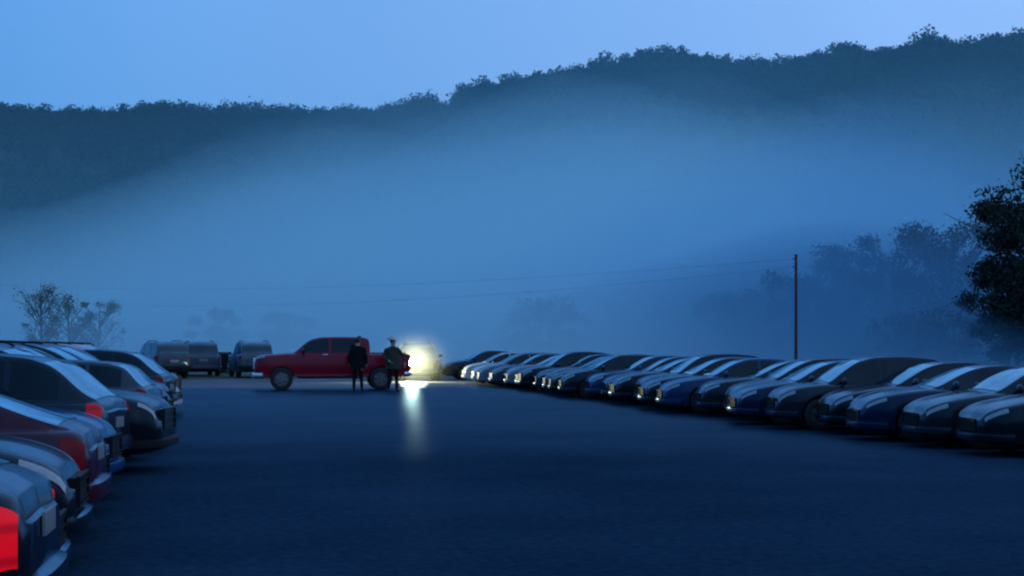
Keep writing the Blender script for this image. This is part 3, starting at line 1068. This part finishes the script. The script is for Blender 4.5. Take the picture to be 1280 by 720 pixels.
tree('leafy_tree', 1318, 116, hh(195, 116), 5.5, 'tall dark leafy tree at the right edge of the picture', 0, 26000, .18, 74, .12, group='dark trees at the right edge')
tree('leafy_tree', 1258, 119, hh(285, 119), 3.0, 'shorter dark leafy tree in front of the tall one at the right edge', 0, 8000, .13, 34, .08, group='dark trees at the right edge')
tree('leafy_tree', 1272, 122, hh(325, 122), 3.8, 'low dense dark tree under the tall one at the right edge', 0, 8000, .14, 34, .05, group='dark trees at the right edge')
tree('leafy_tree', 1175, 158, hh(264, 158), 5.4, 'hazy broad tree just left of the dark trees at the right', 1, 8000, .20, 44, .1)
tree('leafy_tree', 1118, 164, hh(294, 164), 5.2, 'hazy rounded tree midway between the utility pole and the dark trees', 1, 6000, .20, 36, .08)
tree('leafy_tree', 1065, 170, hh(314, 170), 5.2, 'fogged tree close on the right of the utility pole', 1, 5000, .22, 34, .08)
tree('leafy_tree', 1022, 172, hh(306, 172), 5.2, 'tall fogged tree right behind the utility pole', 1, 5000, .22, 34, .08)
tree('leafy_tree', 968, 166, hh(342, 166), 4.8, 'fogged tree close on the left of the utility pole', 1, 4500, .22, 30, .06)
tree('leafy_tree', 920, 172, hh(365, 172), 4.2, 'low faint tree well left of the utility pole', 1, 4000, .22, 28, .05)
tree('leafy_tree', 690, 178, hh(366, 178), 4.4, 'lone faint tree behind the far end of the right-hand row', 1, 4200, .22, 30, .06)
tree('leafy_tree', 655, 190, hh(388, 190), 3.4, 'small faint tree left of the lone faint tree', 1, 2500, .22, 20, .05)
tree('sparse_tree', 52, 160, hh(355, 160), 2.8, 'thin twiggy tree, tallest above the left-hand row', 2, 2600, .11, 34, .15, .8, 'twiggy trees above the left-hand row')
tree('sparse_tree', 88, 164, hh(368, 164), 2.7, 'middle twiggy tree above the left-hand row', 2, 2400, .11, 30, .12, .8, 'twiggy trees above the left-hand row')
tree('sparse_tree', 124, 168, hh(374, 168), 2.5, 'rightmost twiggy tree above the left-hand row', 2, 2200, .11, 28, .1, .8, 'twiggy trees above the left-hand row')
tree('leafy_tree', 275, 205, hh(388, 205), 4, 'very faint tree rising in the fog behind the slate grey minivan', 1, 3500, .24, 28, .05)
tree('leafy_tree', 358, 210, hh(392, 210), 4.2, 'very faint tree above the hood of the red pickup', 1, 3500, .24, 28, .05)
for i, (px, d, py, r, lab) in enumerate([
        (1130, 142, 392, 3.4, 'bush below the hazy rounded tree'),
        (1195, 136, 385, 3.4, 'tall bush touching the dark trees at the right')]):
    tree('bush', px, d, hh(py, d), r, lab, 1, 3600, .15, 26, .04, group='bushes behind the right-hand row')

# ------------------------------------------------------------------ utility pole and wires
M_POLE = principled('weathered_pole_wood', (0.035, 0.03, 0.027), rough=0.9, noise=0.4, nscale=5, bump=.3)
pa = at(995, 92)
ht = hh(318, 92)
root = empty('utility_pole', pa)
tag(root, 'thin dark wooden utility pole rising behind the right-hand row', 'utility pole')
bm = bmesh.new()
add_tube(bm, [(0, 0, -.1), (0, 0, ht * .5), (0, 0, ht)], [.095, .085, .075], 14)
obj('shaft', bm_mesh(bm, 'shaft', angle=60), M_POLE, root)
bm = bmesh.new()
for zz, s in ((.25, 1), (.7, -1)):
    add_tube(bm, [(0, 0, ht - zz), (-.14, -.02, ht - zz)], [.012, .012], 6)
    add_lathe(bm, [(.002, -.05), (.035, -.05), (.045, 0), (.03, .05), (.002, .05)], (-.16, 0, ht - zz), seg=12)
obj('insulator', bm_mesh(bm, 'insulator'), M_TRIM, root)
pb = at(-150, 165)
for zz, sag, lab in ((.25, 1.5, 'upper faint wire running left from the utility pole through the fog'),
                     (.70, 2.1, 'lower faint wire running left from the utility pole through the fog')):
    bm = bmesh.new()
    a = Vector((pa.x - .16, pa.y, ht - zz))
    b = Vector((pb.x, pb.y, 9.2 - zz * 2.2))
    pts = []
    for k in range(41):
        t = k / 40
        q = a.lerp(b, t)
        q.z -= sag * 4 * t * (1 - t)
        pts.append(q)
    add_tube(bm, pts, [.005] * 41, 6)
    tag(obj('power_line', bm_mesh(bm, 'power_line', angle=80), M_TRIM), lab, 'power line', 'wires on the utility pole')

# ------------------------------------------------------------------ ground
def noise_ground(name, c1, c2, rough, scale, bump=.5, spec=.5, rvar=.12, tint=(1, 1, 1)):
    m = bpy.data.materials.new(name)
    m.use_nodes = True
    nt = m.node_tree
    b = nt.nodes['Principled BSDF']
    b.inputs['Specular IOR Level'].default_value = spec
    b.inputs['Specular Tint'].default_value = (*tint, 1)
    tc = nt.nodes.new('ShaderNodeTexCoord')
    n1 = nt.nodes.new('ShaderNodeTexNoise')
    n1.inputs['Scale'].default_value = scale
    n1.inputs['Detail'].default_value = 8
    n2 = nt.nodes.new('ShaderNodeTexNoise')
    n2.inputs['Scale'].default_value = .16
    n2.inputs['Detail'].default_value = 6
    n2.inputs['Roughness'].default_value = .65
    n3 = nt.nodes.new('ShaderNodeTexVoronoi')
    n3.inputs['Scale'].default_value = 90
    for n in (n1, n2, n3):
        nt.links.new(tc.outputs['Object'], n.inputs['Vector'])
    ad = nt.nodes.new('ShaderNodeMath')
    ad.operation = 'MULTIPLY_ADD'
    ad.inputs[1].default_value = .45
    nt.links.new(n1.outputs['Fac'], ad.inputs[0])
    ml = nt.nodes.new('ShaderNodeMath')
    ml.operation = 'MULTIPLY'
    ml.inputs[1].default_value = .55
    nt.links.new(n2.outputs['Fac'], ml.inputs[0])
    nt.links.new(ml.outputs[0], ad.inputs[2])
    cr = nt.nodes.new('ShaderNodeValToRGB')
    cr.color_ramp.elements[0].position = .36
    cr.color_ramp.elements[0].color = (*c1, 1)
    cr.color_ramp.elements[1].position = .64
    cr.color_ramp.elements[1].color = (*c2, 1)
    nt.links.new(ad.outputs[0], cr.inputs['Fac'])
    nt.links.new(cr.outputs['Color'], b.inputs['Base Color'])
    mr = nt.nodes.new('ShaderNodeMapRange')
    mr.inputs['From Min'].default_value = .3
    mr.inputs['From Max'].default_value = .7
    mr.inputs['To Min'].default_value = rough - rvar
    mr.inputs['To Max'].default_value = rough + rvar
    nt.links.new(n2.outputs['Fac'], mr.inputs['Value'])
    nt.links.new(mr.outputs['Result'], b.inputs['Roughness'])
    bp = nt.nodes.new('ShaderNodeBump')
    bp.inputs['Strength'].default_value = bump
    bp.inputs['Distance'].default_value = .012
    nt.links.new(n3.outputs['Distance'], bp.inputs['Height'])
    nt.links.new(bp.outputs['Normal'], b.inputs['Normal'])
    return m


M_EARTH = noise_ground('field_earth', (0.035, 0.037, 0.024), (0.06, 0.058, 0.038), .9, 2.0, spec=.2)
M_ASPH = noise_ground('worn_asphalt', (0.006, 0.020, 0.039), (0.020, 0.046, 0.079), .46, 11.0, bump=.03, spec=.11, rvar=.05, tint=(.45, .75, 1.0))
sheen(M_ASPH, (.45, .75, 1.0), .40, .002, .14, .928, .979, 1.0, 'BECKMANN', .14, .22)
M_GRAV = noise_ground('pale_gravel', (0.06, 0.065, 0.07), (0.11, 0.115, 0.12), .85, 4.0, spec=.3)
sheen(M_GRAV, (.6, .8, 1.0), .27, .004, .12, .90, .975, 1.0, 'BECKMANN', .30, .3)


def sheet(name, x0, x1, y0, y1, z, mat, nx=1, ny=1):
    xs = np.linspace(x0, x1, nx + 1)
    ys = np.linspace(y0, y1, ny + 1)
    V = [(x, y, z) for y in ys for x in xs]
    Fc = [(j * (nx + 1) + i, j * (nx + 1) + i + 1, (j + 1) * (nx + 1) + i + 1, (j + 1) * (nx + 1) + i) for j in range(ny) for i in range(nx)]
    return tag(obj(name, mesh_np(name, V, Fc, False), mat), kind='structure')


sheet('ground', -1500, 1500, -300, 2500, -.012, M_EARTH)
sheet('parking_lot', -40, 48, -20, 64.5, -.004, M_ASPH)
sheet('gravel_track', -60, 60, 64.5, 82, -.004, M_GRAV)
# ------------------------------------------------------------------ hills and their woods
M_HILL = principled('wooded_hillside', (0.030, 0.036, 0.020), rough=.95, spec=.1, noise=.5, nscale=.05)
M_WOOD = principled('distant_wood_foliage', (0.022, 0.032, 0.022), rough=.9, spec=.05, noise=.3, nscale=.15)


def hill(name, crest, d, back_d, front_d, tree_h, wlabel, step=3.6):
    """crest: list of (photo column, skyline row) read as heights at distance d"""
    cf = pchip([(px, hh(py, d) - tree_h * .68) for px, py in crest])
    cols = np.linspace(crest[0][0], crest[-1][0], 90)
    prof = [(front_d, 0.0), (front_d + (d - front_d) * .35, .18), (front_d + (d - front_d) * .7, .62), (front_d + (d - front_d) * .9, .91), (d, 1.0), (d + 30, .97), (back_d, .4)]
    pf = pchip(prof)
    ds = np.linspace(front_d, back_d, 26)
    nz = rng.normal(0, 1, (len(ds), len(cols)))
    V, Fc = [], []
    for i, q in enumerate(ds):
        for j, px in enumerate(cols):
            # columns fan out from the lot; the slope keeps the same plan at every depth beyond the foot
            p = at(px, d)
            foot = at(px, q)
            V.append((foot.x, foot.y, float(cf(px)) * float(pf(q)) - .3 + nz[i, j] * .5 * (q > front_d + 5)))
    n = len(cols)
    for i in range(len(ds) - 1):
        for j in range(n - 1):
            Fc.append((i * n + j, i * n + j + 1, (i + 1) * n + j + 1, (i + 1) * n + j))
    tag(obj('hill', mesh_np(name, V, Fc), M_HILL), kind='structure')
    # woods: many crowns, one mass
    Q = []
    wpx = step / d * F
    for row, q in enumerate(np.concatenate([np.linspace(d - 4, d + 6, 3), np.linspace(d - 14, front_d + (d - front_d) * .35, 14)])):
        sizek = 1.0 if row < 6 else 1.5
        for px in np.arange(crest[0][0], crest[-1][0], wpx * (1.0 if row < 6 else 1.6)):
            px2 = px + rng.uniform(-.5, .5) * wpx
            q2 = q + rng.uniform(-4, 4)
            p = at(px2, q2)
            z0 = float(cf(min(max(px2, crest[0][0]), crest[-1][0]))) * float(pf(q2))
            th = tree_h * rng.choice([.80, .90, .97, 1.04, 1.14], p=[.2, .25, .25, .2, .1]) * rng.uniform(.9, 1.08)
            cr = th * rng.uniform(.34, .52)
            nl = int((520 if row < 4 else 150))
            nb = 7
            bc = np.clip(rng.normal(size=(nb, 3)), -1.4, 1.4) * np.array([cr * .36, cr * .36, th * .15]) + np.array([0, 0, th * .47])
            k = rng.integers(0, nb, nl)
            g = rng.normal(size=(nl, 3))
            g /= np.linalg.norm(g, axis=1, keepdims=True)
            g = g * (rng.uniform(0, 1, (nl, 1)) ** .5) * cr * .60
            pts = bc[k] + g + np.array([p.x, p.y, z0])
            Q.append(leaf_quads(pts, .52 * sizek))
            if row < 5:      # undergrowth closing the gaps between the stems
                ug = rng.normal(size=(150, 3)) * np.array([cr * .7, cr * .7, th * .16]) + np.array([p.x, p.y, z0 + th * .12])
                Q.append(leaf_quads(ug, .8))
    Q = np.concatenate(Q)
    tag(obj('forest', mesh_quads(name + '_wood', Q), M_WOOD), wlabel, 'forest', kind='stuff')


hill('far_hill', [(-260, 120), (-120, 128), (0, 135), (70, 138), (130, 140), (190, 133), (250, 134), (320, 136), (400, 138), (470, 138), (500, 131), (530, 124), (556, 132), (600, 150), (700, 150), (860, 190)],
     560, 720, 330, 9.5, 'dark wooded ridge rising out of the fog on the left')
hill('near_hill', [(470, 330), (520, 240), (548, 190), (560, 145), (572, 119), (592, 108), (620, 106), (650, 102), (700, 92), (760, 80), (815, 63), (860, 66), (905, 76), (960, 77), (1010, 70), (1060, 62), (1110, 62), (1160, 50), (1200, 56), (1250, 48), (1300, 44), (1420, 40), (1560, 60)],
     470, 620, 270, 8.5, 'taller dark wooded ridge rising out of the fog on the right')

# ------------------------------------------------------------------ fog
def fog_mat(name, dens, col=(.62, .85, 1.0)):
    m = bpy.data.materials.new(name)
    m.use_nodes = True
    nt = m.node_tree
    nt.nodes.clear()
    out = nt.nodes.new('ShaderNodeOutputMaterial')
    vs = nt.nodes.new('ShaderNodeVolumeScatter')
    vs.inputs['Color'].default_value = (*col, 1)
    vs.inputs['Density'].default_value = dens
    vs.inputs['Anisotropy'].default_value = 0.0
    va = nt.nodes.new('ShaderNodeVolumeAbsorption')
    va.inputs['Color'].default_value = (*col, 1)
    va.inputs['Density'].default_value = dens
    ad = nt.nodes.new('ShaderNodeAddShader')
    nt.links.new(vs.outputs[0], ad.inputs[0])
    nt.links.new(va.outputs[0], ad.inputs[1])
    nt.links.new(ad.outputs[0], out.inputs['Volume'])
    return m


def fog_layer(k, dens, hk, front, backd, cp, hw, col, seed):
    """one closed, gently lobed bank of mist lying in the valley"""
    r2 = np.random.default_rng(seed)
    prof = pchip([(-1200, 18), (-250, 22), (0, 26), (280, 31), (560, 36), (800, 40), (1000, 43), (1280, 44), (1600, 42), (2400, 26)])
    us = np.sin(np.linspace(-1, 1, 60) * PI / 2) * .9995
    cols = cp + hw * us
    bs = np.linspace(0, 1, 34)
    ph = r2.uniform(0, 6, 6)
    V = []
    n = len(cols)
    for b in bs:
        sh = (b / .45 if b < .45 else (1 - b) / .55) ** 1.5      # tent: the mist thins softly upwards
        for c, u in zip(cols, us):
            e = 1 - u * u
            q = front + (backd - front) * (.45 + (b - .45) * max(e, .02))
            w = 1 + .10 * math.sin(c / 170 + ph[0]) + .07 * math.sin(c / 71 + ph[1] + b * 3) + .06 * math.sin(b * 9 + ph[2] + c / 300)
            p = at(c, q)
            V.append((p.x, p.y, max(.02, float(prof(c)) * hk * sh * w * e ** .5)))
    N = len(V)
    V += [(x, y, -.6 - .07 * k) for x, y, z in V]
    Fc = []
    for i in range(len(bs) - 1):
        for j in range(n - 1):
            a = (i * n + j, i * n + j + 1, (i + 1) * n + j + 1, (i + 1) * n + j)
            Fc.append(a)
            Fc.append(tuple(N + x for x in a[::-1]))
    ring = [j for j in range(n)] + [i * n + n - 1 for i in range(1, len(bs))] + [(len(bs) - 1) * n + j for j in range(n - 2, -1, -1)] + [i * n for i in range(len(bs) - 2, 0, -1)]
    for k2 in range(len(ring)):
        a, b2 = ring[k2], ring[(k2 + 1) % len(ring)]
        Fc.append((a, N + a, N + b2, b2))
    me = mesh_np('fog', V, Fc, False)
    bm = bmesh.new()
    bm.from_mesh(me)
    bmesh.ops.recalc_face_normals(bm, faces=bm.faces)
    bm.to_mesh(me)
    bm.free()
    o = obj('fog', me, fog_mat('fog_%d' % k, dens, col))
    tag(o, kind='structure')


FH = (.42, .86, 1.0)
FB = (.64, .92, 1.0)
FC = (.74, .96, 1.0)
FG = (.42, .74, .93)
FD = (.10, .28, .44)  # dark absorbing colour puts shade into the fog by the right-hand trees
FE = (.24, .56, .85)
LAYERS = [  # density, height, near edge, far edge, centre column, half width, colour
    (.0090, .32, 84, 300, 560, 2000, FG), (.0030, .85, 90, 380, 560, 2000, FB), (.0030, 1.1, 100, 440, 640, 2000, FB),
    (.0019, 2.9, 100, 455, 640, 2600, FH),
    (.0050, .90, 92, 370, 540, 840, FC), (.0045, 1.0, 98, 400, 620, 780, FC), (.0040, 1.08, 106, 420, 720, 700, FC),
    (.0240, .36, 86, 240, 1200, 560, FD), (.0100, .60, 92, 262, 1150, 600, FE)]
for k, a in enumerate(LAYERS):
    fog_layer(k, *a, 40 + k)

# ball of scattering volume added to spread the headlight's glare into a halo
p = at(519, 73.2)
bm = bmesh.new()
bmesh.ops.create_uvsphere(bm, u_segments=32, v_segments=20, radius=1.0)
me = bm_mesh(bm, 'mist')
m = bpy.data.materials.new('headlight_halo')
m.use_nodes = True
nt = m.node_tree
nt.nodes.clear()
out = nt.nodes.new('ShaderNodeOutputMaterial')
vs = nt.nodes.new('ShaderNodeVolumeScatter')
vs.inputs['Color'].default_value = (.94, 1.0, .82, 1)
vs.inputs['Anisotropy'].default_value = .2
tc = nt.nodes.new('ShaderNodeTexCoord')
ln = nt.nodes.new('ShaderNodeVectorMath')
ln.operation = 'LENGTH'
nt.links.new(tc.outputs['Object'], ln.inputs[0])
mr = nt.nodes.new('ShaderNodeMapRange')
mr.inputs['From Min'].default_value = 1.0
mr.inputs['From Max'].default_value = 0.05
mr.inputs['To Min'].default_value = 0.0
mr.inputs['To Max'].default_value = 1.0
nt.links.new(ln.outputs['Value'], mr.inputs['Value'])
cube = nt.nodes.new('ShaderNodeMath')     # falls away gently to nothing at the rim
cube.operation = 'POWER'
cube.inputs[1].default_value = 4.2
sc_ = nt.nodes.new('ShaderNodeMath')
sc_.operation = 'MULTIPLY'
sc_.inputs[1].default_value = .19
nt.links.new(mr.outputs['Result'], cube.inputs[0])
nt.links.new(cube.outputs[0], sc_.inputs[0])
nt.links.new(sc_.outputs[0], vs.inputs['Density'])
nt.links.new(vs.outputs[0], out.inputs['Volume'])
mist = obj('mist', me, m)
mist.location = (p.x, p.y - .3, .98)
mist.scale = (2.4, 2.2, 2.1)
tag(mist, kind='structure')

# ------------------------------------------------------------------ sky, sun, camera
w = bpy.data.worlds.new('World')
scene.world = w
w.use_nodes = True
nt = w.node_tree
bg = nt.nodes['Background']
sky = nt.nodes.new('ShaderNodeTexSky')
sky.sky_type = 'NISHITA'
sky.sun_disc = False
SUN_EL, SUN_ROT = R(1.5), R(150)
sky.sun_elevation = SUN_EL
sky.sun_rotation = SUN_ROT
sky.altitude = 200
sky.air_density = 1.0
sky.dust_density = 0.0
sky.ozone_density = 4.0
mx = nt.nodes.new('ShaderNodeMix')
mx.data_type = 'RGBA'
mx.blend_type = 'MULTIPLY'
mx.inputs[0].default_value = 1.0
mx.inputs[7].default_value = (1.03, 1.26, 1.66, 1)
nt.links.new(sky.outputs[0], mx.inputs[6])
dusk = nt.nodes.new('ShaderNodeMix')       # even blue twilight over the clear sky
dusk.data_type = 'RGBA'
dusk.inputs[0].default_value = .96
dusk.inputs[7].default_value = (1.70, 3.92, 7.85, 1)
tcw = nt.nodes.new('ShaderNodeTexCoord')
dp = nt.nodes.new('ShaderNodeVectorMath')
dp.operation = 'DOT_PRODUCT'
dp.inputs[1].default_value = (CT, -ST, 0)
nt.links.new(tcw.outputs['Generated'], dp.inputs[0])
gr = nt.nodes.new('ShaderNodeMapRange')
gr.inputs['From Min'].default_value = -.32
gr.inputs['From Max'].default_value = .32
nt.links.new(dp.outputs['Value'], gr.inputs['Value'])
side = nt.nodes.new('ShaderNodeMix')       # the afterglow is stronger towards the right
side.data_type = 'RGBA'
side.inputs[6].default_value = (1.0, 3.1, 7.0, 1)
side.inputs[7].default_value = (3.05, 5.25, 9.6, 1)
nt.links.new(gr.outputs['Result'], side.inputs[0])
nt.links.new(side.outputs[2], dusk.inputs[7])
nt.links.new(mx.outputs[2], dusk.inputs[6])
nt.links.new(dusk.outputs[2], bg.inputs['Color'])
bg.inputs['Strength'].default_value = .12

sd = bpy.data.lights.new('sun', 'SUN')
sd.energy = .02
sd.angle = R(15)
sd.color = (.5, .72, 1.0)
so = bpy.data.objects.new('sun', sd)
C.objects.link(so)
# sun_rotation is measured clockwise from +Y seen from above
dirv = Vector((math.sin(SUN_ROT) * math.cos(SUN_EL), math.cos(SUN_ROT) * math.cos(SUN_EL), math.sin(SUN_EL)))
so.rotation_euler = dirv.to_track_quat('Z', 'Y').to_euler()
so.location = dirv * 200

cd = bpy.data.cameras.new('camera')
cd.sensor_width = 36
cd.lens = F / 1280 * 36
cd.shift_y = (HOR - 360) / 1280
cd.clip_end = 6000
cd.clip_start = .1
co = bpy.data.objects.new('camera', cd)
C.objects.link(co)
co.location = (0, 0, HC)
co.rotation_euler = (PI / 2, 0, -TH)
scene.camera = co

# ------------------------------------------------------------------ render settings
scene.render.engine = 'CYCLES'
cy = scene.cycles
cy.use_denoising = True
try:
    cy.denoiser = 'OPENIMAGEDENOISE'
except Exception:
    pass
cy.max_bounces = 8
cy.diffuse_bounces = 2
cy.glossy_bounces = 3
cy.volume_bounces = 6
cy.transparent_max_bounces = 64
cy.sample_clamp_indirect = 4
cy.filter_width = 2.2
cy.volume_step_rate = 1.0
scene.view_settings.view_transform = 'Standard'
scene.view_settings.look = 'None'
scene.view_settings.exposure = 0
